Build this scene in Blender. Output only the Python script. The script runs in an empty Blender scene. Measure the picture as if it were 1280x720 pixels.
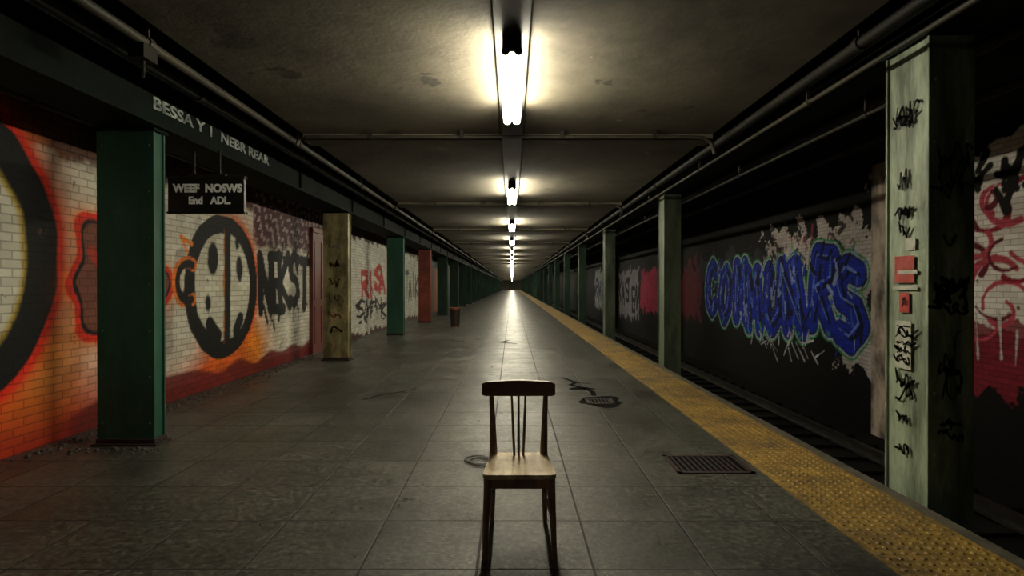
import bpy, math, random
import numpy as np
from mathutils import Vector, Matrix
random.seed(7); rng=np.random.RandomState(5)
scene=bpy.context.scene
coll=scene.collection
YMIN,YMAX=-6.0,190.0
CAMZ=1.45; F=711.0

# ---------------------------------------------------------------- materials
def new_mat(name):
    m=bpy.data.materials.new(name); m.use_nodes=True
    nt=m.node_tree; b=nt.nodes["Principled BSDF"]
    return m,nt,b
def N(nt,t,**kw):
    n=nt.nodes.new(t)
    for k,v in kw.items(): setattr(n,k,v)
    return n
def ramp(nt,fac,stops):
    r=N(nt,"ShaderNodeValToRGB"); cr=r.color_ramp
    while len(cr.elements)<len(stops): cr.elements.new(0.5)
    for e,(p,c) in zip(cr.elements,stops):
        e.position=p; e.color=(*c,1) if len(c)==3 else c
    nt.links.new(fac,r.inputs[0]); return r.outputs[0]
def coords(nt,scale=(1,1,1)):
    g=N(nt,"ShaderNodeNewGeometry")
    mp=N(nt,"ShaderNodeMapping"); mp.inputs["Scale"].default_value=scale
    nt.links.new(g.outputs["Position"],mp.inputs[0]); return mp.outputs[0]
def noise(nt,vec,scale,detail=6,rough=.6):
    n=N(nt,"ShaderNodeTexNoise"); n.inputs["Scale"].default_value=scale
    n.inputs["Detail"].default_value=detail; n.inputs["Roughness"].default_value=rough
    nt.links.new(vec,n.inputs["Vector"]); return n.outputs["Fac"]
def mixc(nt,fac,a,b,blend="MIX"):
    m=N(nt,"ShaderNodeMix",data_type='RGBA',blend_type=blend)
    for s,v in ((0,fac),(6,a),(7,b)):
        if isinstance(v,(int,float)): m.inputs[s].default_value=v
        elif isinstance(v,tuple): m.inputs[s].default_value=(*v,1)
        else: nt.links.new(v,m.inputs[s])
    return m.outputs[2]
def bump(nt,b,h,strength=.3,dist=.01):
    bp=N(nt,"ShaderNodeBump"); bp.inputs["Strength"].default_value=strength; bp.inputs["Distance"].default_value=dist
    nt.links.new(h,bp.inputs["Height"]); nt.links.new(bp.outputs[0],b.inputs["Normal"])
def grimy(name,c1,c2,scale=3,rough=.6,metal=0,stretch=(1,1,1),lo=.4,hi=.65,bs=.2,spec=.5):
    m,nt,b=new_mat(name); v=coords(nt,stretch)
    f=noise(nt,v,scale); c=ramp(nt,f,[(lo,c1),(hi,c2)])
    f2=noise(nt,v,scale*9,4); c=mixc(nt,.5,c,ramp(nt,f2,[(.3,(.45,.45,.45)),(.6,(1,1,1))]),"MULTIPLY")
    nt.links.new(c,b.inputs["Base Color"]); b.inputs["Roughness"].default_value=rough; b.inputs["Metallic"].default_value=metal
    b.inputs["Specular IOR Level"].default_value=spec
    bump(nt,b,f2,bs,.004); return m
M={}
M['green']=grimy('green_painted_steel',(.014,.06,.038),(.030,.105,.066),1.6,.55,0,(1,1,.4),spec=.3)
M['greenfar']=grimy('dark_green_steel',(.010,.028,.018),(.026,.055,.033),1.6,.6,0,(1,1,.4),spec=.2)  # darker green for the columns farther along
M['greend']=grimy('dark_green_girder_paint',(.003,.005,.004),(.005,.011,.008),2.5,.8,spec=.10)
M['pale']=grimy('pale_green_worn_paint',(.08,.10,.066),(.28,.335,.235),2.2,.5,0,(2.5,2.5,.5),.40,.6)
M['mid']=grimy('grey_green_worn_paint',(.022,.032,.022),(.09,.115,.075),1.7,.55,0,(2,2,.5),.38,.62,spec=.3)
M['cream']=grimy('cream_worn_paint',(.09,.075,.028),(.30,.26,.12),4,.55,0,(1,1,.5),.40,.6)
M['redcol']=grimy('red_painted_steel',(.13,.022,.012),(.24,.04,.02),3,.5)
M['pipe']=grimy('dusty_pipe_metal',(.018,.016,.010),(.048,.041,.024),4,.6,.2,(1,.3,1))
M['pipedark']=grimy('dark_pipe_metal',(.006,.0055,.0045),(.016,.014,.010),4,.65,.1,(1,.3,1),spec=.25)
M['black']=grimy('black_enamel',(.005,.005,.005),(.010,.010,.010),3,.4,spec=.3)
M['iron']=grimy('rusty_iron',(.012,.006,.005),(.028,.011,.009),9,.7,.2)
M['rail']=grimy('steel_rail',(.03,.026,.022),(.06,.055,.05),5,.45,.7)
M['ballast']=grimy('black_ballast',(.003,.003,.003),(.009,.008,.007),14,.95,bs=1,spec=.1)
M['edge']=grimy('concrete_platform_edge',(.045,.04,.028),(.10,.09,.065),6,.7)
M['dark']=grimy('sooty_concrete',(.003,.003,.0025),(.006,.0055,.0045),1.2,.95,spec=.1)
M['door']=grimy('dark_red_door_paint',(.08,.012,.009),(.14,.025,.017),2,.5)
M['fixture']=grimy('fixture_metal',(.010,.009,.007),(.024,.021,.015),3,.6,.1,(1,.3,1),spec=.25)
M['redstk']=grimy('red_sticker',(.26,.018,.01),(.36,.04,.025),20,.5)
M['whitestk']=grimy('white_sticker',(.28,.29,.24),(.42,.42,.35),20,.5)
M['ink']=grimy('black_marker_ink',(.006,.006,.006),(.015,.015,.012),20,.5)
M['tar']=grimy('matt_tar_and_pit_shade',(.002,.002,.002),(.005,.005,.005),8,.95,spec=.05)
M['letters']=grimy('white_lettering',(.6,.63,.6),(.88,.9,.88),14,.6)
M['letterdim']=grimy('faded_lettering',(.08,.10,.095),(.45,.5,.46),9,.6)
M['orange']=grimy('orange_bin_paint',(.14,.03,.012),(.2,.06,.025),6,.5)
M['debris']=grimy('plaster_crumbs',(.05,.045,.037),(.10,.09,.08),20,.8)
M['endwall']=grimy('far_end_plaster',(.10,.09,.07),(.18,.165,.125),1.2,.9)

def wood(name,c1,c2,axis,ro=.42):
    m,nt,b=new_mat(name); s=[22,22,22]; s[axis]=1.6
    v=coords(nt,tuple(s)); f=noise(nt,v,1.3,6,.65)
    c=ramp(nt,f,[(.3,c1),(.62,c2)])
    f2=noise(nt,coords(nt),9,5); c=mixc(nt,.6,c,ramp(nt,f2,[(.35,(.35,.32,.3)),(.6,(1,1,1))]),"MULTIPLY")
    nt.links.new(c,b.inputs["Base Color"]); b.inputs["Roughness"].default_value=ro
    bump(nt,b,f,.15,.002); return m
M['wdark']=wood('dark_stained_wood_frame',(.09,.045,.022),(.24,.125,.062),2)
M['wrail']=wood('dark_stained_wood_rail',(.06,.027,.014),(.15,.07,.035),0)
M['wseat']=wood('worn_oak_seat',(.26,.18,.095),(.58,.46,.29),1,.55)

def emis(name,col,st):
    m,nt,b=new_mat(name); b.inputs["Base Color"].default_value=(.8,.8,.8,1)
    b.inputs["Emission Color"].default_value=(*col,1); b.inputs["Emission Strength"].default_value=st; return m
M['tube']=emis('fluorescent_tube_glow',(1,.92,.70),140)
M['tubefill']=emis('fill_tube_glow',(1,.92,.70),22)  # weak emission for the added fill tube behind the camera

# floor
def floor_mat():
    m,nt,b=new_mat('stained_terrazzo_tiles'); v=coords(nt)
    br=N(nt,"ShaderNodeTexBrick"); br.offset=0.0
    for k,val in (("Scale",1),("Mortar Size",.008),("Mortar Smooth",.5),("Brick Width",.6),("Row Height",.6)): br.inputs[k].default_value=val
    mp=N(nt,"ShaderNodeMapping"); mp.inputs["Location"].default_value=(.18,.1,0)
    nt.links.new(v,mp.inputs[0]); nt.links.new(mp.outputs[0],br.inputs["Vector"])
    br.inputs["Color1"].default_value=(.066,.065,.057,1); br.inputs["Color2"].default_value=(.044,.044,.038,1); br.inputs["Mortar"].default_value=(.009,.0085,.008,1)
    c=br.outputs["Color"]
    n1=noise(nt,v,.62,10,.7); c=mixc(nt,.85,c,ramp(nt,n1,[(.36,(.3,.29,.27)),(.47,(.7,.69,.66)),(.62,(1.1,1.1,1.06))]),"MULTIPLY")
    n2=noise(nt,v,24,6,.85); c=mixc(nt,.95,c,ramp(nt,n2,[(.40,(.22,.22,.20)),(.5,(.75,.75,.72)),(.62,(2.5,2.5,2.4))]),"MULTIPLY")
    nt.links.new(c,b.inputs["Base Color"])
    r=ramp(nt,noise(nt,v,1.9,10,.85),[(.34,(.24,.24,.24)),(.66,(.56,.56,.56))])
    r=mixc(nt,ramp(nt,br.outputs["Fac"],[(0,(0,0,0)),(1,(.6,.6,.6))]),r,(.9,.9,.9))
    nt.links.new(r,b.inputs["Roughness"])
    b.inputs["Specular IOR Level"].default_value=.36
    h=mixc(nt,.6,ramp(nt,br.outputs["Fac"],[(0,(1,1,1)),(1,(.2,.2,.2))]),n2)
    bump(nt,b,h,.7,.009); return m
M['floor']=floor_mat()
def ceil_mat():
    m,nt,b=new_mat('stained_plaster_ceiling'); v=coords(nt)
    n1=noise(nt,v,.8,10,.7); c=ramp(nt,n1,[(.33,(.040,.034,.024)),(.46,(.075,.065,.045)),(.62,(.115,.10,.070))])
    n2=noise(nt,coords(nt,(1,1,1)),1.25,9,.6)
    c=mixc(nt,ramp(nt,n2,[(.655,(0,0,0)),(.67,(.8,.8,.8))]),c,(.022,.019,.014))
    n3=noise(nt,coords(nt,(1.2,.9,1)),1.5,9,.7)
    c=mixc(nt,ramp(nt,n3,[(.665,(0,0,0)),(.68,(1,1,1))]),c,(.20,.185,.145))
    nt.links.new(c,b.inputs["Base Color"]); b.inputs["Roughness"].default_value=.85
    bump(nt,b,noise(nt,v,6,8,.7),.5,.02); return m
M['ceiling']=ceil_mat()
def yellow_mat():
    m,nt,b=new_mat('worn_yellow_tactile_rubber'); v=coords(nt)
    c=ramp(nt,noise(nt,v,2.2,9,.7),[(.33,(.08,.048,.014)),(.5,(.24,.145,.024)),(.68,(.37,.228,.038))])
    n2=noise(nt,v,30,4,.7); c=mixc(nt,.8,c,ramp(nt,n2,[(.38,(.3,.28,.25)),(.58,(1,1,1))]),"MULTIPLY")
    nt.links.new(c,b.inputs["Base Color"]); b.inputs["Roughness"].default_value=.6; bump(nt,b,n2,.3,.004); return m
M['yellow']=yellow_mat()
def wall_mat(name,c1,c2,mortar,spec):
    m,nt,b=new_mat(name); g=N(nt,"ShaderNodeNewGeometry"); sp=N(nt,"ShaderNodeSeparateXYZ"); cb=N(nt,"ShaderNodeCombineXYZ")
    nt.links.new(g.outputs["Position"],sp.inputs[0]); nt.links.new(sp.outputs[1],cb.inputs[0]); nt.links.new(sp.outputs[2],cb.inputs[1])
    br=N(nt,"ShaderNodeTexBrick")
    for k,val in (("Scale",1),("Mortar Size",.007),("Mortar Smooth",.2),("Brick Width",.215),("Row Height",.076)): br.inputs[k].default_value=val
    nt.links.new(cb.outputs[0],br.inputs["Vector"])
    br.inputs["Color1"].default_value=(*c1,1); br.inputs["Color2"].default_value=(*c2,1); br.inputs["Mortar"].default_value=(*mortar,1)
    at=N(nt,"ShaderNodeAttribute",attribute_name="paint")
    br2=N(nt,"ShaderNodeTexBrick")
    for k,val in (("Scale",1),("Mortar Size",0),("Brick Width",.215),("Row Height",.076)): br2.inputs[k].default_value=val
    nt.links.new(cb.outputs[0],br2.inputs["Vector"]); br2.inputs["Color1"].default_value=(1,1,1,1); br2.inputs["Color2"].default_value=(.76,.74,.70,1)
    pc=mixc(nt,1.0,at.outputs["Color"],br2.outputs["Color"],"MULTIPLY")
    chip=ramp(nt,noise(nt,cb.outputs[0],3.2,9,.75),[(.63,(1,1,1)),(.66,(.15,.15,.15))])
    al=mixc(nt,1.0,at.outputs["Alpha"],chip,"MULTIPLY")
    c=mixc(nt,al,br.outputs["Color"],pc)
    var=ramp(nt,noise(nt,cb.outputs[0],1.1,8,.65),[(.3,(.5,.48,.45)),(.6,(1,1,1))])
    c=mixc(nt,.7,c,var,"MULTIPLY")
    c=mixc(nt,ramp(nt,br.outputs["Fac"],[(0,(0,0,0)),(1,(.55,.55,.55))]),c,mixc(nt,1.0,c,(.30,.28,.25),"MULTIPLY"))
    nt.links.new(c,b.inputs["Base Color"]); b.inputs["Roughness"].default_value=.65; b.inputs["Specular IOR Level"].default_value=spec
    h=ramp(nt,br.outputs["Fac"],[(0,(1,1,1)),(1,(0,0,0))]); bump(nt,b,h,.6,.008); return m
M['brickL']=wall_mat('painted_brick_wall',(.09,.038,.027),(.055,.024,.018),(.022,.019,.017),.25)
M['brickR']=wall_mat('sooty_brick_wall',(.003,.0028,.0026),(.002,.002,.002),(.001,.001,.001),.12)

# ---------------------------------------------------------------- mesh helpers
class MB:
    def __init__(s): s.v=[]; s.f=[]
    def add(s,vs,fs):
        o=len(s.v); s.v+= [tuple(x) for x in vs]; s.f+=[tuple(i+o for i in f) for f in fs]
    def box(s,x0,x1,y0,y1,z0,z1):
        s.add([(x0,y0,z0),(x1,y0,z0),(x1,y1,z0),(x0,y1,z0),(x0,y0,z1),(x1,y0,z1),(x1,y1,z1),(x0,y1,z1)],
              [(0,3,2,1),(4,5,6,7),(0,1,5,4),(1,2,6,5),(2,3,7,6),(3,0,4,7)])
    def cyl(s,p0,p1,r0,r1=None,n=12,sq=1.0):
        r1=r0 if r1 is None else r1
        p0=Vector(p0);p1=Vector(p1); d=(p1-p0).normalized()
        a=Vector((1,0,0)) if abs(d.x)<.9 else Vector((0,1,0))
        u=(a-d*a.dot(d)).normalized(); w=d.cross(u)
        vs=[];
        for p,r in ((p0,r0),(p1,r1)):
            for i in range(n):
                t=2*math.pi*i/n; vs.append(p+u*math.cos(t)*r+w*math.sin(t)*r*sq)
        fs=[(i,(i+1)%n,n+(i+1)%n,n+i) for i in range(n)]+[tuple(range(n))[::-1],tuple(range(n,2*n))]
        s.add(vs,fs)
    def tube(s,pts,rs,n=10):
        pts=[Vector(p) for p in pts]; vs=[];k=len(pts)
        if not isinstance(rs,(list,tuple)): rs=[rs]*k
        for i,p in enumerate(pts):
            d=(pts[min(i+1,k-1)]-pts[max(i-1,0)]).normalized()
            a=Vector((1,0,0)) if abs(d.x)<.8 else Vector((0,0,1))
            u=(a-d*a.dot(d)).normalized(); w=d.cross(u)
            for j in range(n):
                t=2*math.pi*j/n; vs.append(p+(u*math.cos(t)+w*math.sin(t))*rs[i])
        fs=[]
        for i in range(k-1):
            for j in range(n): fs.append((i*n+j,i*n+(j+1)%n,(i+1)*n+(j+1)%n,(i+1)*n+j))
        fs+=[tuple(range(n))[::-1],tuple(range((k-1)*n,k*n))]
        s.add(vs,fs)
    def ribbon(s,pts,w,o,u,v):
        o=Vector(o);u=Vector(u);v=Vector(v)
        for (a,b) in zip(pts[:-1],pts[1:]):
            d=Vector((b[0]-a[0],b[1]-a[1])); L=d.length
            if L<1e-6: continue
            d/=L; nn=Vector((-d.y,d.x))*w/2; e=d*w*.35
            q=[Vector(a)-e+nn,Vector(a)-e-nn,Vector(b)+e-nn,Vector(b)+e+nn]
            s.add([o+u*p.x+v*p.y for p in q],[(0,1,2,3)])
    def obj(s,name,mat,parent=None,smooth=False,bevel=0):
        me=bpy.data.meshes.new(name); me.from_pydata(s.v,[],s.f); me.update()
        ob=bpy.data.objects.new(name,me); coll.objects.link(ob); me.materials.append(mat)
        if smooth:
            for p in me.polygons: p.use_smooth=True
            me.set_sharp_from_angle(angle=math.radians(40))
        if bevel:
            md=ob.modifiers.new('b','BEVEL'); md.width=bevel; md.segments=2; md.limit_method='ANGLE'
        if parent: ob.parent=parent
        return ob
def empty(name,loc=(0,0,0)):
    e=bpy.data.objects.new(name,None); coll.objects.link(e); e.empty_display_size=.1; return e
def text(name,body,size,loc,rot,mat,parent,sx=1,bold=.0):
    cu=bpy.data.curves.new(name,'FONT'); cu.body=body; cu.size=size; cu.extrude=.001; cu.offset=bold
    ob=bpy.data.objects.new(name,cu); coll.objects.link(ob); ob.location=loc; ob.rotation_euler=rot; ob.scale=(sx,1,1)
    cu.materials.append(mat); ob.parent=parent; return ob

# ---------------------------------------------------------------- shell
b=MB(); b.box(-4.45,1.94,YMIN,YMAX,-.25,0); b.obj('floor',M['floor'])
ya,yb=YMIN+.01,YMAX-.01
b=MB(); b.box(2.602,2.70,ya,yb,-.25,0.004); b.box(2.55,2.62,ya,yb,-1.15,-.25); b.obj('platform_edge',M['edge'])
b=MB(); b.box(1.942,2.60,ya,yb,-.20,.006)
for yy in range(0,230):
    y=1.2+yy*.06
    for k in range(10):
        x=1.99+k*.0625; n=6; vs=[]
        for r,z in ((.018,.006),(.011,.013)):
            for i in range(n):
                t=2*math.pi*i/n; vs.append((x+r*math.cos(t),y+r*math.sin(t),z))
        b.add(vs,[(i,(i+1)%n,n+(i+1)%n,n+i) for i in range(n)]+[tuple(range(n,2*n))])
b.obj('tactile_warning_strip',M['yellow'])
b=MB(); b.box(2.62,6.5,ya,yb,-1.35,-1.152); b.obj('track_bed',M['ballast'])
for x in (3.85,5.3):
    b=MB(); b.box(x-.07,x+.07,YMIN,YMAX,-1.10,-1.08); b.box(x-.012,x+.012,YMIN,YMAX,-1.08,-.98); b.box(x-.035,x+.035,YMIN,YMAX,-.98,-.94)
    b.obj('train_rail',M['rail'])
b=MB()
y=0
while y<60:
    b.box(3.3,5.85,y,y+.22,-1.15,-1.10); y+=.65
b.obj('railway_sleepers',M['ballast'])
CZ=3.30
b=MB(); b.box(-2.55,2.45,YMIN,YMAX,CZ,CZ+.2); b.obj('ceiling',M['ceiling'])
b=MB(); b.box(-4.45,-2.55,YMIN,YMAX,3.42,3.62); b.box(2.45,6.7,YMIN,YMAX,3.55,3.75)
b.obj('ceiling_side_bays',M['dark'])
b=MB(); b.box(-4.45,6.7,YMAX,YMAX+.2,-1.35,3.75); b.obj('wall_far',M['endwall'])
b=MB(); b.box(-4.45,6.7,YMIN-.2,YMIN,-1.35,3.75); b.obj('wall_back',M['dark'])
y=6.95
while y<YMAX:
    b=MB(); b.box(-2.55,-.13,y,y+.30,CZ-.075,CZ); b.box(.13,2.45,y,y+.30,CZ-.075,CZ); b.obj('ceiling_beam',M['ceiling']); y+=5.75

# ---------------------------------------------------------------- painted walls
def sines(u,v,scale,seed,n=9):
    r=np.random.RandomState(seed); out=0
    for i in range(n):
        a=r.uniform(0,2*np.pi); f=scale*r.uniform(.6,2.2); out=out+np.sin((u*np.cos(a)+v*np.sin(a))*f*2*np.pi+r.uniform(0,6.28))
    return out/np.sqrt(n/2)/1.0
def sstep(a,b_,x):
    t=np.clip((x-a)/(b_-a),0,1); return t*t*(3-2*t)
class Wall:
    def __init__(s,us,vs):
        s.us=us;s.vs=vs; s.U,s.V=np.meshgrid(us,vs,indexing='ij'); s.C=np.zeros(s.U.shape+(4,)); 
        s.wob=.016*sines(s.U,s.V,1.3,11)+.004*sines(s.U,s.V,7,12)
    def over(s,mask,col):
        m=np.clip(mask,0,1); a0=s.C[...,3]
        a=m+a0*(1-m); 
        for i in range(3):
            s.C[...,i]=np.where(a>1e-5,(col[i]*m+s.C[...,i]*a0*(1-m))/np.maximum(a,1e-5),0)
        s.C[...,3]=a
    def dist(s,pts):
        D=np.full(s.U.shape,1e9)
        for (a,b_) in zip(pts[:-1],pts[1:]):
            du,dv=b_[0]-a[0],b_[1]-a[1]; L=du*du+dv*dv+1e-9
            t=np.clip(((s.U-a[0])*du+(s.V-a[1])*dv)/L,0,1)
            D=np.minimum(D,np.hypot(s.U-a[0]-t*du,s.V-a[1]-t*dv))
        return D
    def stroke(s,pts,w,col,soft=.012,alpha=1):
        D=s.dist(pts)+s.wob*.5; s.over(alpha*(1-sstep(w/2-soft,w/2+soft,D)),col)
    def rect(s,u0,u1,v0,v1,col,soft=.03,alpha=1,rag=1.0,seed=0):
        r=s.wob*2*rag + rag*.05*sines(s.U,s.V,.9,30+seed)+rag*.015*sines(s.U,s.V,5,50+seed)
        m=sstep(-soft,soft,s.U-u0+r)*sstep(-soft,soft,u1-s.U+r)*sstep(-soft,soft,s.V-v0+r)*sstep(-soft,soft,v1-s.V+r)
        s.over(m*alpha,col)
    def build(s,name,x,mat,flip):
        nu,nv=len(s.us),len(s.vs); co=np.empty((nu*nv,3)); co[:,0]=x; co[:,1]=s.U.ravel(); co[:,2]=s.V.ravel()
        i=np.arange(nu-1)[:,None]*nv+np.arange(nv-1)[None,:]; i=i.ravel()
        q=np.stack([i,i+nv,i+nv+1,i+1],1) 
        if flip: q=q[:,::-1]
        me=bpy.data.meshes.new(name); me.vertices.add(nu*nv); me.vertices.foreach_set('co',co.ravel())
        nf=len(q); me.loops.add(nf*4); me.loops.foreach_set('vertex_index',q.ravel().astype(np.int32))
        me.polygons.add(nf); me.polygons.foreach_set('loop_start',np.arange(0,nf*4,4,dtype=np.int32)); me.update(calc_edges=True)
        at=me.color_attributes.new('paint','FLOAT_COLOR','POINT'); at.data.foreach_set('color',s.C.reshape(-1,4).astype(np.float32).ravel())
        me.materials.append(mat); ob=bpy.data.objects.new(name,me); coll.objects.link(ob); return ob
def ugrid(y0,y1,fine0,base,ref):
    u=[YMIN]; 
    while u[-1]<y0: u.append(min(u[-1]+.25,y0))
    while u[-1]<y1: u.append(u[-1]+min(base*max(u[-1]/ref,.8)**1.6,.12))
    while u[-1]<YMAX: u.append(min(u[-1]+2,YMAX))
    return np.array(u)
BLK=(.004,.004,.004)
def arc(cu,cv,r,a0,a1,n=24,ry=None):
    ry=ry or r
    return [(cu+r*math.cos(math.radians(a0+(a1-a0)*i/n)),cv+ry*math.sin(math.radians(a0+(a1-a0)*i/n))) for i in range(n+1)]

# ---- left wall
W=Wall(ugrid(3.0,30,0,.012,5.),np.linspace(0,3.42,240))
U,V=W.U,W.V
patch=sines(U,V,.7,3)
W.over(.96*sstep(-.06,.06,2.70-V+.07*patch+W.wob*3)*sstep(0.02,.1,V-.12+W.wob)*(U<14.2)*(1-.35*sstep(.9,1.6,sines(U,V,1.4,8))),(.72,.70,.60))
mm=sstep(-.05,.05,U-9.35)*sstep(-.06,.06,V-2.14+W.wob*3)*sstep(-.05,.05,14-U)
W.over(mm,(.085,.035,.042)); W.over(mm*sstep(.55,.8,sines(U,V,4.5,21)),(.36,.28,.29))
R=np.hypot(U-3.94,V-1.70)+W.wob*.5
def grad(R,r0,w,soft): return np.exp(-np.clip(R-r0,0,None)/w)*(R>r0-soft)
def gauss(cu,cv,su,sv): return np.exp(-(((U-cu)/su)**2+((V-cv)/sv)**2))
W.over(1.0*np.clip(1.5*gauss(4.6,.1,1.35,.62),0,1),(.85,.12,.008))
W.over(1.0*np.clip(1.8*gauss(4.5,-.05,1.4,.46),0,1),(.42,.006,.004))
W.over(.95*gauss(5.2,.85,.40,.5),(.92,.32,.025))
W.over(.85*grad(R,1.38,.20,.3),(.90,.28,.018))
W.over(1.0*grad(R,1.44,.08,.2),(.88,.03,.005))
W.over((1-sstep(1.37,1.40,R)),BLK)
W.over((1-sstep(1.02,1.08,R)),(.50,.36,.05))
W.over((1-sstep(.97,1.04,R)),(.66,.65,.55))
dU,dV=U-6.25,V-1.5; th=np.arctan2(dV,dU); R2=np.hypot(dU,dV)+W.wob
rr=.72+.07*np.cos(5*th+.5)+.05*np.cos(8*th)
W.over(.95*grad(R2,rr+.08,.07,.2),(.90,.22,.018)); W.over((1-sstep(.0,.02,R2-rr-.08)),(.78,.028,.006))
W.over((1-sstep(0,.02,R2-rr+.0)),BLK); W.over((1-sstep(0,.02,R2-rr+.05)),(.20,.065,.04))
W.stroke([(5.75,1.8),(6.1,1.4),(6.5,1.55),(6.8,1.2)],.09,(.5,.04,.02))
R3=np.hypot(U-8.42,V-1.44)+W.wob*.7
W.over(np.clip(1.4*gauss(9.2,.42,.62,.48),0,1),(.92,.30,.02))
W.over(np.clip(1.4*gauss(8.3,.25,.85,.25),0,1),(.82,.13,.01))
W.over(.97*grad(R3,1.09,.10,.1)*sstep(-.9,.3,(U-8.42)-.3*(V-1.44)),(.90,.16,.01))
W.over(1-sstep(1.05,1.07,R3),BLK); W.over(1-sstep(.79,.81,R3),(.66,.64,.52))
W.stroke([(8.50,2.4),(8.48,.5)],.19,BLK); W.stroke([(8.40,2.3),(8.39,.6)],.03,(.6,.2,.03))
W.stroke([(8.0,.9),(8.2,.72)],.24,BLK); W.stroke([(8.9,.95),(8.75,.75)],.18,BLK)
for cu,cv,r in ((8.08,1.86,.13),(8.88,1.72,.12),(7.95,1.22,.09),(8.8,2.1,.06)): W.over(1-sstep(r-.02,r+.02,np.hypot(U-cu,(V-cv)*.6)+W.wob),BLK)
W.stroke(arc(7.45,1.5,.26,60,300),.17,(.88,.22,.015)); W.stroke(arc(7.47,1.5,.24,70,290),.12,BLK); W.stroke([(7.4,1.3),(7.6,1.0)],.14,BLK)
W.stroke([(7.45,1.9),(7.3,2.08),(7.55,2.0)],.07,(.88,.26,.02))
GL={'N':[[(0,0),(0,1),(1,0),(1,1)]],'E':[[(1,1),(0,1),(0,0),(1,0)],[(0,.5),(.8,.5)]],'K':[[(0,0),(0,1)],[(1,1),(0,.45),(1,0)]],
       'S':[[(1,.9),(.5,1),(0,.8),(.2,.55),(.8,.45),(1,.2),(.5,0),(0,.1)]],'T':[[(0,1),(1,1)],[(.5,1),(.5,0)]],
       'C':[[(1,.85),(.6,1),(.15,.85),(0,.5),(.15,.15),(.6,0),(1,.15)]],'O':[[(.5,1),(.1,.8),(0,.5),(.1,.2),(.5,0),(.9,.2),(1,.5),(.9,.8),(.5,1)]],
       'M':[[(0,0),(.1,1),(.5,.3),(.9,1),(1,0)]],'U':[[(0,1),(0,.25),(.5,0),(1,.25),(1,1)]],'R':[[(0,0),(0,1),(.8,.95),(.9,.65),(.1,.5),(1,0)]],
       'A':[[(0,0),(.5,1),(1,0)],[(.2,.4),(.8,.4)]],'I':[[(.5,0),(.5,1)]]}
def letters(W,word,u0,u1,v0,v1,w,col,soft=.012,jig=.0,seed=1,sgn=1,gap=.22,skew=0):
    r=random.Random(seed); n=len(word); cw=(u1-u0)/n
    for i,ch in enumerate(word):
        ju,jv=r.uniform(-jig,jig),r.uniform(-jig,jig); sk=r.uniform(-skew,skew)
        for pl in GL[ch]:
            pts=[(u0+cw*(i+gap/2+(1-gap)*p[0])+ju+sk*(p[1]-.5), v0+(v1-v0)*p[1]+jv) for p in pl]
            if sgn<0: pts=[(u0+u1-p[0],p[1]) for p in pts]
            W.stroke(pts,w,col,soft)
letters(W,'NEKST',9.65,11.8,1.0,1.95,.21,BLK,jig=.10,gap=.04,skew=.16,seed=3)
rq=random.Random(31)
for k in range(22):
    cu,cv=rq.uniform(9.65,11.8),rq.uniform(.95,2.0); W.stroke([(cu,cv),(cu+rq.uniform(-.18,.18),cv+rq.uniform(-.3,.3))],rq.uniform(.05,.12),BLK)
for k in range(5):
    cu=rq.uniform(9.8,11.6); W.stroke([(cu,1.0),(cu,rq.uniform(.6,.85))],.03,BLK)
W.over(.95*sstep(0,.08,.30+.06*sines(U,V*0,.8,5)-V)*sstep(0,.3,U-5.3)*(U<12),(.17,.010,.008))
W.rect(14.2,22.2,.1,2.75,(.60,.60,.53),alpha=.93,seed=2)
letters(W,'RISA',16.2,19.0,1.25,1.95,.20,(.45,.028,.015),jig=.16,seed=4,gap=.0,skew=.4)
for k in range(18):
    cu,cv=rq.uniform(16.1,19.1),rq.uniform(1.2,2.0); W.stroke([(cu,cv),(cu+rq.uniform(-.3,.3),cv+rq.uniform(-.3,.3))],rq.uniform(.06,.14),(.45,.028,.015))
letters(W,'SMTNK',15.6,19.2,.5,.95,.10,BLK,jig=.15,seed=5,skew=.3,gap=0)
for k in range(22):
    cu,cv=rq.uniform(15.5,19.3),rq.uniform(.35,.95); W.stroke([(cu,cv),(cu+rq.uniform(-.4,.4),cv+rq.uniform(-.2,.2))],rq.uniform(.04,.1),BLK)
W.rect(22.3,27.5,.1,2.7,(.5,.51,.44),alpha=.9,seed=3)
letters(W,'TAIKS',22.6,26.5,1.0,1.9,.2,(.05,.05,.06),jig=.1,seed=6)
W.over((U>27.5)*.95,(.012,.035,.022)); W.over((U>31)*(U<36)*(V<2.4)*.9,(.30,.09,.045))
wl=W.build('wall_left',-4.25,M['brickL'],False)

# ---- right wall
W=Wall(ugrid(4.5,46,0,.015,8.),np.linspace(-1.15,3.6,280)); U,V=W.U,W.V
W.rect(4.6,8.9,.85,3.45,(.85,.81,.78),alpha=.97,rag=1.6,seed=7)
W.rect(4.6,9.2,.05,.95,(.22,.015,.03),alpha=.92,rag=1.8,seed=8)
r=random.Random(3)
for i in range(60):
    cu,cv=r.uniform(5.0,8.7),r.uniform(.9,2.75); rad=r.uniform(.12,.42); a=r.uniform(0,360)
    W.stroke(arc(cu,cv,rad,a,a+r.uniform(90,220),8,ry=rad*.8),r.uniform(.04,.10),[(.32,.012,.03),(.55,.07,.11),(.15,.01,.02),(.80,.76,.74)][i%4])
for i in range(16):
    cu,cv=7.0+r.uniform(0,1.1),2.75+r.uniform(-.15,.35); W.stroke([(cu,cv),(cu+r.uniform(-.3,.3),cv+r.uniform(-.3,.3))],.12,BLK)
for i in range(10):
    cu=r.uniform(5.5,8.7); W.stroke([(cu,r.uniform(.8,1.2)),(cu+r.uniform(-.1,.1),r.uniform(.1,.6))],.03,(.6,.57,.55))
W.rect(10.2,14.6,1.7,2.72,(.64,.58,.57),alpha=.97,rag=3.2,seed=9)
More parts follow.
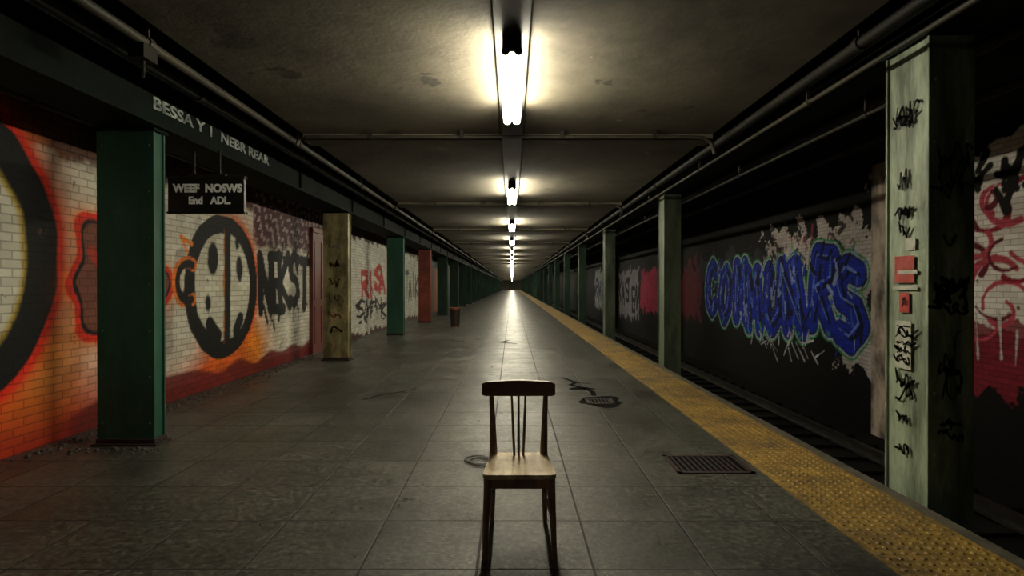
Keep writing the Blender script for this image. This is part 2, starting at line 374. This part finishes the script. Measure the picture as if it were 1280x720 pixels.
W.rect(10.1,11.4,-.1,1.9,(.58,.54,.54),alpha=.85,rag=2.5,seed=10)
W.rect(14.5,19.8,1.5,2.3,(.03,.04,.06),alpha=.7,rag=3,seed=14)
for i in range(52):
    cu,cv=r.uniform(10.9,14.9),r.uniform(2.1,2.9); W.stroke([(cu,cv),(cu+r.uniform(-.25,.25),cv+r.uniform(-.2,.2))],r.uniform(.04,.13),(.01,.008,.012),alpha=.9)
for i in range(16):
    cu,cv=r.uniform(10.6,14.2),r.uniform(2.0,2.6); W.stroke([(cu,cv),(cu+r.uniform(-.15,.15),cv+r.uniform(-.3,.3))],r.uniform(.03,.07),(.35,.05,.08),alpha=.7)
KW=dict(jig=.2,seed=21,sgn=-1,skew=.35)
for (wd,col) in ((.72,(.03,.30,.08)),(.63,(.50,.57,.72)),(.56,(.008,.02,.10)),(.46,(.008,.03,.46))):
    letters(W,'COMMUNRS',10.5,18.9,.56,2.0,wd,col,gap=.34,soft=.02,**KW)
letters(W,'COMMUNRS',10.42,18.75,.60,1.96,.10,(.003,.005,.03),gap=.44,**KW)
letters(W,'COMMUNRS',10.56,18.98,.66,2.02,.04,(.15,.26,.75),gap=.36,**KW)
for k in range(200):
    cu,cv=r.uniform(10.5,18.8),r.uniform(.4,2.1); l=r.uniform(.08,.35); W.stroke([(cu,cv),(cu+r.uniform(-.2,.2),cv+l*r.choice((-1,1)))],r.uniform(.03,.10),r.choice([(.005,.008,.04),(.005,.008,.04),(.008,.03,.46),(.008,.03,.46),(.05,.12,.65),(.3,.4,.75)]))
for k in range(44):
    cu=r.uniform(10.6,18.8); cv=r.choice((r.uniform(1.9,2.3),r.uniform(.1,.5))); W.stroke([(cu,cv),(cu+r.uniform(-.12,.12),cv+r.uniform(-.25,.25))],r.uniform(.03,.06),r.choice([(.03,.35,.09),(.01,.03,.25)]))
for k in range(26):
    cu=r.uniform(10.2,15.5); v0=r.uniform(-.1,.5); W.stroke([(cu,v0),(cu+r.uniform(-.5,.5),v0-r.uniform(.1,.4))],.035,(.6,.6,.66))
W.rect(19.6,22.5,.3,2.2,(.12,.012,.022),alpha=.8,rag=3,seed=22)
W.rect(24.0,28.8,.2,2.2,(.45,.03,.09),alpha=.85,rag=2,seed=11)
W.rect(29.2,34.5,-.3,2.3,(.30,.29,.33),alpha=.85,rag=2,seed=12)
letters(W,'KASTEN',29.4,34.3,.4,1.6,.25,BLK,jig=.3,sgn=-1,skew=.6)
W.rect(35.5,44.5,-.2,2.6,(.42,.46,.5),alpha=.85,rag=2.5,seed=13)
letters(W,'RMNKOS',35.8,44.0,.4,1.7,.3,(.03,.04,.10),jig=.3,sgn=-1,skew=.6)
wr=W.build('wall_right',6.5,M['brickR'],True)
m_pier=grimy('stained_pier_paint',(.05,.04,.035),(.48,.38,.31),2.2,.7,0,(1,1,.5),.36,.56)
for y in (9.45,21.9,34.8):
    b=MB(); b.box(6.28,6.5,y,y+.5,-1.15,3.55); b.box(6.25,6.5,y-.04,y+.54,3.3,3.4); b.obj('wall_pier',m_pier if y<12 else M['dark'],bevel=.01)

# ---------------------------------------------------------------- doorway on left wall
e=empty('door_1')
b=MB(); b.box(-4.25,-4.17,11.92,12.02,0,2.62); b.box(-4.25,-4.17,12.98,13.08,0,2.62); b.box(-4.25,-4.17,11.92,13.08,2.58,2.68); b.obj('frame',M['door'],e,bevel=.006)
b=MB(); b.box(-4.249,-4.21,12.02,12.98,0,2.58); 
for z0,z1 in ((.2,1.0),(1.15,2.4)): 
    for ya_,yb_ in ((12.12,12.46),(12.54,12.88)): b.box(-4.21,-4.195,ya_,yb_,z0,z1)
b.obj('panel',M['door'],e,bevel=.004)
b=MB(); b.cyl((-4.20,12.9,1.05),(-4.14,12.9,1.05),.025); b.obj('knob',M['rail'],e,True)

# ---------------------------------------------------------------- columns
def scribble(b,face,cu,cv,w,h,r,n=9,lw=.014):
    o,u,v=face; pts=[]
    for i in range(n):
        pts.append((cu-w/2+w*(i/(n-1))+r.uniform(-.2,.2)*w, cv+r.uniform(-.5,.5)*h))
    for _ in range(2):
        q=[pts[0]]
        for a,c in zip(pts[:-1],pts[1:]): q+= [(a[0]*.75+c[0]*.25,a[1]*.75+c[1]*.25),(a[0]*.25+c[0]*.75,a[1]*.25+c[1]*.75)]
        pts=q+[pts[-1]]
    b.ribbon(pts,lw,o,u,v)
def column(x0,x1,y0,y1,z0,z1,mat,name='steel_column'):
    e=empty(name); b=MB(); t=.018
    b.box(x0+t,x1-t,y0+t,y1-t,z0,z1)
    b.box(x0,x1,y0,y0+t+.002,z0,z1); b.box(x0,x1,y1-t-.002,y1,z0,z1)
    b.obj('shaft',mat,e,bevel=.004)
    b=MB(); b.box(x0-.035,x1+.035,y0-.035,y1+.035,z0,z0+.02)
    b.box(x0-.008,x1+.008,y0-.008,y1+.008,z0+.02,z0+.06); b.obj('base_plate',mat if z0<-.5 else M['iron'],e,bevel=.004)
    b=MB(); b.box(x0-.02,x1+.02,y0-.02,y1+.02,z1-.03,z1); b.obj('cap_plate',M['greend'],e,bevel=.004)
    b=MB()
    for z in np.arange(z0+.2,z1-.1,.42):
        for x in (x0+.045,x1-.045): b.cyl((x,y0+.002,z),(x,y0-.009,z),.013,.008,8)
    if y0<14: b.obj('rivets',mat,e,True)
    return e
LZ=2.88
y=5.15;i=0
while y<YMAX-2:
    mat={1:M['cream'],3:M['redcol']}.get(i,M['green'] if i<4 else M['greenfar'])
    if i==0: e=column(-3.76,-3.24,y,y+.17,0,LZ,mat)
    else: e=column(-3.65,-3.17,y,y+.22,0,LZ,mat)
    if i==1:
        r=random.Random(9)
        for zc,mt,lw in ((.9,'redstk',.02),(1.5,'ink',.02),(1.9,'orange',.03),(1.2,'ink',.015),(2.2,'whitestk',.02),(.6,'green',.03)):
            b=MB(); f=((-3.42,y-.004,0),(1,0,0),(0,0,1)); scribble(b,f,0,zc,.24,.2,r,9,lw); b.obj('tag',M[mt],e)
    y+=5.6 if i else 5.85; i+=1
y=3.8;i=0; RZ=3.15
while y<YMAX-2:
    x0=2.78
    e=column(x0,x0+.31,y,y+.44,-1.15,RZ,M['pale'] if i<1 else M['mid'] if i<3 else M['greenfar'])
    if i==0:
        r=random.Random(12)
        S=((x0-.003,0,0),(0,-1,0),(0,0,1))
        b=MB()
        for zc,w,h in ((2.70,.16,.16),(2.68,.18,.12),(2.64,.2,.14),(2.60,.18,.10),(1.98,.14,.12),(1.94,.12,.16),(1.12,.2,.1),(1.02,.2,.1),(.92,.18,.08),(1.85,.1,.2),(.80,.16,.14),(.76,.18,.14),(.70,.16,.14),(.5,.12,.1),(2.2,.1,.2),(.3,.14,.1)):
            scribble(b,S,-4.03+r.uniform(-.03,.03),zc,w,h,r,12,.017)
        b.obj('side_tags',M['ink'],e)
        b=MB(); b.box(x0-.002,x0,3.93,4.13,1.47,1.66); b.box(x0-.002,x0,3.98,4.08,1.26,1.40); b.obj('red_stickers',M['redstk'],e)
        b=MB(); b.box(x0-.003,x0-.001,3.96,4.12,.86,1.2); b.box(x0-.0035,x0-.002,3.90,4.1,1.53,1.56);b.box(x0-.002,x0,3.9,4.15,1.42,1.45); b.box(x0-.002,x0,3.92,4.02,1.7,1.78); b.obj('white_stickers',M['whitestk'],e)
        b=MB(); 
        for zc in (1.16,1.10,1.04,.98,.92): scribble(b,((x0-.0045,0,0),(0,-1,0),(0,0,1)),-4.04,zc,.13,.035,r,10,.009)
        scribble(b,((x0-.0045,0,0),(0,-1,0),(0,0,1)),-4.03,1.33,.07,.08,r,8,.009)
        b.obj('sticker_writing',M['ink'],e)
        b=MB(); Fc=((x0+.155,3.797,0),(1,0,0),(0,0,1))
        for zc,w,h,n,lw in ((2.32,.24,.22,14,.014),(2.22,.22,.3,12,.014),(2.08,.22,.16,14,.014),(1.46,.24,.12,20,.022),(1.38,.24,.16,24,.022),(1.3,.2,.1,12,.018),(1.0,.1,.3,10,.012),(.9,.18,.16,14,.014),(.78,.12,.2,10,.012),(.52,.16,.14,14,.014),(.44,.14,.1,14,.014),(1.75,.1,.1,8,.012)):
            scribble(b,Fc,0,zc,w,h,r,n,lw)
        b.obj('front_tags',M['ink'],e)
    y+=6.6;i+=1

# ---------------------------------------------------------------- girders along column tops
def girder(x0,x1,z0,z1,mat,stiff,y00):
    e=empty('steel_girder'); b=MB()
    b.box(x0,x1,YMIN,YMAX,z0,z0+.03); b.box(x0,x1,YMIN,YMAX,z1-.03,z1)
    b.box(x0+.04,x1-.04,YMIN,YMAX,z0+.03,z1-.03)
    b.obj('i_beam',mat,e)
    b=MB(); y=y00
    while y<60: b.box(x0+.01,x1-.01,y,y+.02,z0+.03,z1-.03); y+=stiff
    b.obj('stiffeners',mat,e)
    return e
gl=girder(-3.67,-3.17,LZ,3.42,M['greend'],2.8,8.6)
gr=girder(2.76,3.11,RZ,3.55,M['greend'],3.3,3.0)
t=text('station_lettering','BESSA Y 1  NEBR REAR',.15,(-3.205,5.08,LZ+.16),(math.radians(90),0,math.radians(90)),M['letterdim'],gl,1.62,.004)

# ---------------------------------------------------------------- pipes
def pipe(x,z,r,mat,y0=YMIN,y1=YMAX,clamp=2.9,top=None,off=0):
    e=empty('ceiling_pipe'); b=MB(); b.cyl((x,y0,z),(x,y1,z),r,n=14); b.obj('run',mat,e,True)
    b=MB(); y=1.2+off
    while y<min(y1,45):
        b.cyl((x,y,z),(x,y+.06,z),r*1.35,n=14)
        if top: b.box(x-.012,x+.012,y+.02,y+.04,z+r*.9,top)
        y+=clamp
    b.obj('clamps',mat,e)
    return e
p1=pipe(-2.64,3.20,.035,M['pipe'],top=3.42)
pipe(-2.76,3.28,.022,M['pipe'],top=3.42,off=.7)
pipe(-2.87,3.20,.045,M['pipedark'],top=3.42,off=1.1)
pipe(-3.00,3.27,.026,M['pipe'],top=3.42,off=1.9)
pipe(-3.10,3.36,.016,M['pipedark'],off=.3)
pipe(-3.80,3.10,.05,M['pipedark'],top=3.42)
pipe(-3.98,3.0,.04,M['pipedark'],top=3.42,off=.6)
pipe(2.52,3.2,.04,M['pipedark'],top=3.55)
pipe(2.61,3.06,.020,M['pipe'],top=3.55,off=.9)
pipe(2.68,3.28,.03,M['pipedark'],off=1.7,top=3.55)
pipe(3.25,3.02,.024,M['pipe'],y0=4.2,off=4,top=3.55)
pipe(3.45,3.2,.05,M['pipedark'],off=.4,top=3.55)
pipe(4.6,3.3,.05,M['pipedark'],off=.8,top=3.55)
b=MB(); b.box(-2.70,-2.585,4.0,4.16,3.06,3.165); b.tube([(-2.64,4.08,3.07),(-2.64,4.08,2.98),(-2.66,4.1,2.95)],.014,8); b.obj('junction_box',M['pipedark'],p1,bevel=.005)
for y in (6.80,12.5,18.3,24.0):
    e=empty('cross_conduit'); b=MB(); z=CZ-.075
    pts=[(-2.57,y,z-.10),(-2.54,y,z-.03),(-2.46,y,z)]+[(x,y,z) for x in np.linspace(-2.2,2.1,8)]+[(2.28,y,z-.01),(2.38,y,z-.07),(2.42,y,z-.2)]
    b.tube(pts,.022,12); b.obj('tube',M['pipe'],e,True)
    b=MB()
    for x in (-1.7,-.6,.6,1.7): b.box(x-.02,x+.02,y-.03,y+.03,z-.027,CZ)
    b.obj('straps',M['pipedark'],e)

# ---------------------------------------------------------------- lights and wiring channel
b=MB(); b.box(-.11,.11,YMIN,YMAX,CZ-.035,CZ); b.box(-.125,.125,YMIN,YMAX,CZ-.04,CZ-.033); b.obj('wiring_channel',M['fixture'])
TZ=3.13
ys=[-4.2]+[4.12+5.75*k for k in range(100) if 4.12+5.75*k<YMAX-3]  # first entry: unseen tube added behind the camera to fill front faces
for y in ys:
    e=empty('fluorescent_light'); L=1.72
    b=MB(); b.box(-.04,.04,y,y+L,TZ+.045,CZ-.04); b.obj('batten',M['fixture'],e,bevel=.004)
    b=MB()
    for x in (-.046,.046): b.cyl((x,y+.04,TZ),(x,y+L-.04,TZ),.038,n=14)
    b.obj('tubes',M['tubefill'] if y<0 else M['tube'],e,True)
    b=MB()
    for yy_ in (y-.02,y+L-.04):
        for x in (-.046,.046): b.cyl((x,yy_,TZ+.01),(x,yy_+.06,TZ+.01),.030,n=14)
        b.box(-.07,.07,yy_+.01,yy_+.05,TZ+.01,CZ-.04)
    b.obj('sockets',M['fixture'],e,bevel=.003)

# ---------------------------------------------------------------- hanging sign
e=empty('hanging_sign'); Y=6.0
X0=(210-640)*Y/F; X1=(305-640)*Y/F; Z0=CAMZ+(357-266)*Y/F; Z1=CAMZ+(357-221)*Y/F
b=MB(); b.box(X0,X1,Y,Y+.06,Z0,Z1); b.obj('panel',M['black'],e,bevel=.006)
b=MB(); b.box(X0-.01,X1+.01,Y-.006,Y+.066,Z1-.02,Z1+.008); b.box(X0-.01,X1+.01,Y-.006,Y+.066,Z0-.008,Z0+.012); b.obj('frame',M['pipedark'],e)
b=MB(); xm=(X0+X1)/2
for x in (xm-.14,xm+.13): b.box(x-.012,x+.012,Y+.02,Y+.04,Z1,LZ)
b.box(xm-.2,xm+.2,Y+.01,Y+.05,Z1+.0,Z1+.03); b.obj('hangers',M['pipedark'],e)
RX=(math.radians(90),0,0)
text('lettering_1','WEEF  NOSWS',.115,(X0+.06,Y-.003,Z1-.16),RX,M['letters'],e,.95,.006)
text('lettering_2','End   ADL.',.105,(X0+.22,Y-.003,Z1-.285),RX,M['letters'],e,.95,.005)

# ---------------------------------------------------------------- chair
def build_chair():
    e=empty('wooden_chair')
    yf=3.0; yb=3.40; zs=.45; cx=.04
    def outline(sc=1.0):
        P=[]
        hw_f,hw_b=.197*sc,.172*sc; y0=yf-.005; y1=yb+.01; r=.035
        cs=[(-hw_b,y1,90,180),(-hw_f,y0,180,270),(hw_f,y0,270,360),(hw_b,y1,0,90)]
        for (x,y,a0,a1) in cs:
            ccx=x+(r if x<0 else -r); ccy=y+(r if y<3.2 else -r)
            for i in range(6):
                a=math.radians(a0+(a1-a0)*i/5); P.append((cx+ccx+r*math.cos(a),ccy+r*math.sin(a)))
        return P
    O=outline(); n=len(O); c=(cx,(yf+yb)/2); b=MB(); vs=[]
    prof=[(.965,-.027),(1,-.02),(1,-.006),(.985,0),(.9,-.002),(.7,-.007),(.4,-.010),(.15,-.011)]
    for s,z in prof:
        for p in O: vs.append((c[0]+(p[0]-c[0])*s,c[1]+(p[1]-c[1])*s,zs+z))
    fs=[]
    for k in range(len(prof)-1):
        for i in range(n): fs.append((k*n+i,k*n+(i+1)%n,(k+1)*n+(i+1)%n,(k+1)*n+i))
    fs.append(tuple(range(n))[::-1]); fs.append(tuple(range((len(prof)-1)*n,len(prof)*n))); b.add(vs,fs)
    b.obj('seat',M['wseat'],e,True)
    b=MB(); b.box(cx-.165,cx+.165,yf+.03,yf+.05,zs-.085,zs-.022); b.box(cx-.145,cx+.145,yb-.05,yb-.03,zs-.08,zs-.022)
    for s in (-1,1):
        xa,xb=cx+s*.168,cx+s*.148
        vs=[]
        for z in (zs-.08,zs-.022):
            vs+=[(xa,yf+.035,z),(xa-s*.02,yf+.035,z),(xb-s*.02,yb-.03,z),(xb,yb-.03,z)]
        b.add(vs,[(0,1,2,3),(4,7,6,5),(0,4,5,1),(1,5,6,2),(2,6,7,3),(3,7,4,0)])
    b.obj('apron',M['wdark'],e,bevel=.003)
    for i,s in enumerate((-1,1)):
        b=MB(); xt=cx+s*.168; b.tube([(xt,yf+.04,zs-.022),(xt+s*.002,yf+.038,zs-.10),(xt+s*.010,yf+.02,.2),(xt+s*.018,yf+.0,0)],[.023,.022,.0175,.013],12)
        b.obj('front_leg_%d'%(i+1),M['wdark'],e,True)
        b=MB(); xb=cx+s*.150
        pts=[(xb+s*.012,yb+.07,0),(xb+s*.006,yb+.03,.2),(xb,yb-.005,.42),(xb+s*.001,yb+.0,.50),(xb+s*.008,yb+.03,.66),(xb+s*.016,yb+.065,.80)]
        b.tube(pts,[.013,.017,.024,.022,.0165,.014],12); b.obj('rear_leg_%d'%(i+1),M['wdark'],e,True)
    b=MB(); K=20; vs=[]
    for k in range(K+1):
        t=-1+2*k/K; x=cx+t*.222; yb2=yb+.045+.03*(1-t*t)
        ztop=.875-.008*t*t-(.008 if abs(t)>.97 else 0); zbot=.775+.006*abs(t)**1.5+(.008 if abs(t)>.97 else 0)
        th=.011
        vs+=[(x,yb2-th,zbot+.004),(x,yb2-th,ztop-.004),(x,yb2-th*.5,ztop),(x,yb2+th*.5,ztop),(x,yb2+th,ztop-.004),(x,yb2+th,zbot+.004),(x,yb2+th*.5,zbot),(x,yb2-th*.5,zbot)]
    m=8; fs=[]
    for k in range(K):
        for i in range(m): fs.append((k*m+i,k*m+(i+1)%m,(k+1)*m+(i+1)%m,(k+1)*m+i))
    fs+=[tuple(range(m))[::-1],tuple(range(K*m,K*m+m))]; b.add(vs,fs); b.obj('top_rail',M['wrail'],e,True)
    for i,(xb_,xt_) in enumerate(((-.026,-.042),(0,0),(.026,.042))):
        b=MB(); b.tube([(cx+xb_,yb-.035,.435),(cx+(xb_*.6+xt_*.4),yb-.0,.56),(cx+(xb_*.3+xt_*.7),yb+.035,.68),(cx+xt_,yb+.07,.79)],[.007,.0085,.0075,.006],10)
        b.obj('spindle_%d'%(i+1),M['wdark'],e,True)
    for i,s in enumerate((-1,1)):
        b=MB(); b.tube([(cx+s*.176,yf+.025,.20),(cx+s*.156,yb+.03,.20)],.008,8); b.obj('stretcher_%d'%(i+1),M['wdark'],e,True)
    return e
build_chair()

# wire on floor by the chair
e=empty('loose_wire'); b=MB(); pts=[]
for i in range(50):
    t=i/49; a=t*4.6*math.pi
    pts.append((-.30+.11*math.cos(a)+.10*t,4.72+.10*math.sin(a)-.1*t,.007+.006*abs(math.sin(a*.5))))
b.tube(pts,.007,6); b.tube([(-.30+.11+.0,4.72,.008),(-.12,4.62,.007),(-.05,4.7,.007)],.007,6); b.obj('strand',M['ink'],e,True)

# drain covers, patches, debris
def grate(x0,x1,y0,y1):
    e=empty('floor_drain_grate'); b=MB(); t=.035
    b.box(x0,x1,y0,y0+t,0,.008);b.box(x0,x1,y1-t,y1,0,.008);b.box(x0,x0+t,y0,y1,0,.008);b.box(x1-t,x1,y0,y1,0,.008)
    x=x0+t+.02
    while x<x1-t-.02: b.box(x,x+.016,y0+t,y1-t,0,.005); x+=.045
    b.obj('bars',M['iron'],e)
    b=MB(); b.box(x0+t,x1-t,y0+t,y1-t,0,.002); b.obj('pit_shade',M['tar'],e)  # flat near-black sheet, its colour standing in for shade under the bars
grate(1.28,1.88,4.38,4.84)
grate(.93,1.27,6.95,7.28)
def blob(name,cx,cy,rx,ry,seed,mat,z=.003):
    r=random.Random(seed); n=28; ph=[r.uniform(0,6.28) for _ in range(4)]; vs=[]
    for i in range(n):
        t=2*math.pi*i/n; k=1+.16*math.sin(2*t+ph[0])+.12*math.sin(3*t+ph[1])+.1*math.sin(5*t+ph[2]); vs.append((cx+rx*k*math.cos(t),cy+ry*k*math.sin(t),z))
    vs2=[(x,y,0) for x,y,_ in vs]; b=MB(); b.add(vs+vs2,[tuple(range(n))]+[(i+n,(i+1)%n+n,(i+1)%n,i) for i in range(n)]); return b.obj(name,mat)
blob('tar_patch',.98,8.0,.15,.12,3,M['tar'])
blob('tar_patch',1.12,7.12,.30,.30,6,M['tar'],.0015)
b=MB(); r=random.Random(4)
def crack(pts,w): b.ribbon(pts,w,(0,0,.003),(1,0,0),(0,1,0))
crack([(.80,8.95),(.95,8.5),(.86,8.3),(1.02,8.0),(1.1,7.75),(1.08,7.5)],.07); crack([(.95,8.5),(1.15,8.4)],.05)
crack([(-1.35,8.0),(-1.55,7.7),(-1.7,7.6),(-1.9,7.2)],.035); crack([(-.1,15),(-.3,14.5),(.1,14.2)],.09)
crack([(-.35,14.6),(.35,14.5)],.08)
b.obj('floor_cracks',M['tar'])
e=empty('litter_bin'); b=MB(); b.cyl((-2.0,20,.03),(-2.0,20,.62),.15,.19,20); b.obj('drum',M['iron'],e,True)
b=MB(); b.cyl((-2.0,20,.62),(-2.0,20,.68),.205,.205,20); b.cyl((-2,20,.0),(-2,20,.03),.16,.16,20); b.obj('rim',M['orange'],e,True)
b=MB(); r=random.Random(5)
for i in range(260):
    x=-4.16+min(.35,abs(r.gauss(0,.12))); y=r.uniform(4.5,11.8); s=r.uniform(.008,.035); b.box(x,x+s,y,y+s*r.uniform(.6,1.5),0,s*.5)
for i in range(40):
    x=r.uniform(-3.9,-3.1); y=5.05-abs(r.gauss(0,.08)); s=r.uniform(.008,.03); b.box(x,x+s,y,y+s,0,s*.5)
for i in range(380):
    x=r.uniform(-3,.75); y=r.uniform(2.2,9); s=r.uniform(.003,.008); b.box(x,x+s,y,y+s,0,s*.5)
b.obj('litter_debris',M['debris'])

# ---------------------------------------------------------------- world / camera
w=bpy.data.worlds.new('w'); scene.world=w; w.use_nodes=True; w.node_tree.nodes['Background'].inputs[0].default_value=(0,0,0,1)
cam=bpy.data.cameras.new('camera'); cam.lens=20; cam.sensor_width=36; cam.clip_end=400
co=bpy.data.objects.new('camera',cam); coll.objects.link(co); co.location=(0,0,CAMZ); co.rotation_euler=(math.radians(89.76),0,0); scene.camera=co
scene.view_settings.view_transform='Standard'
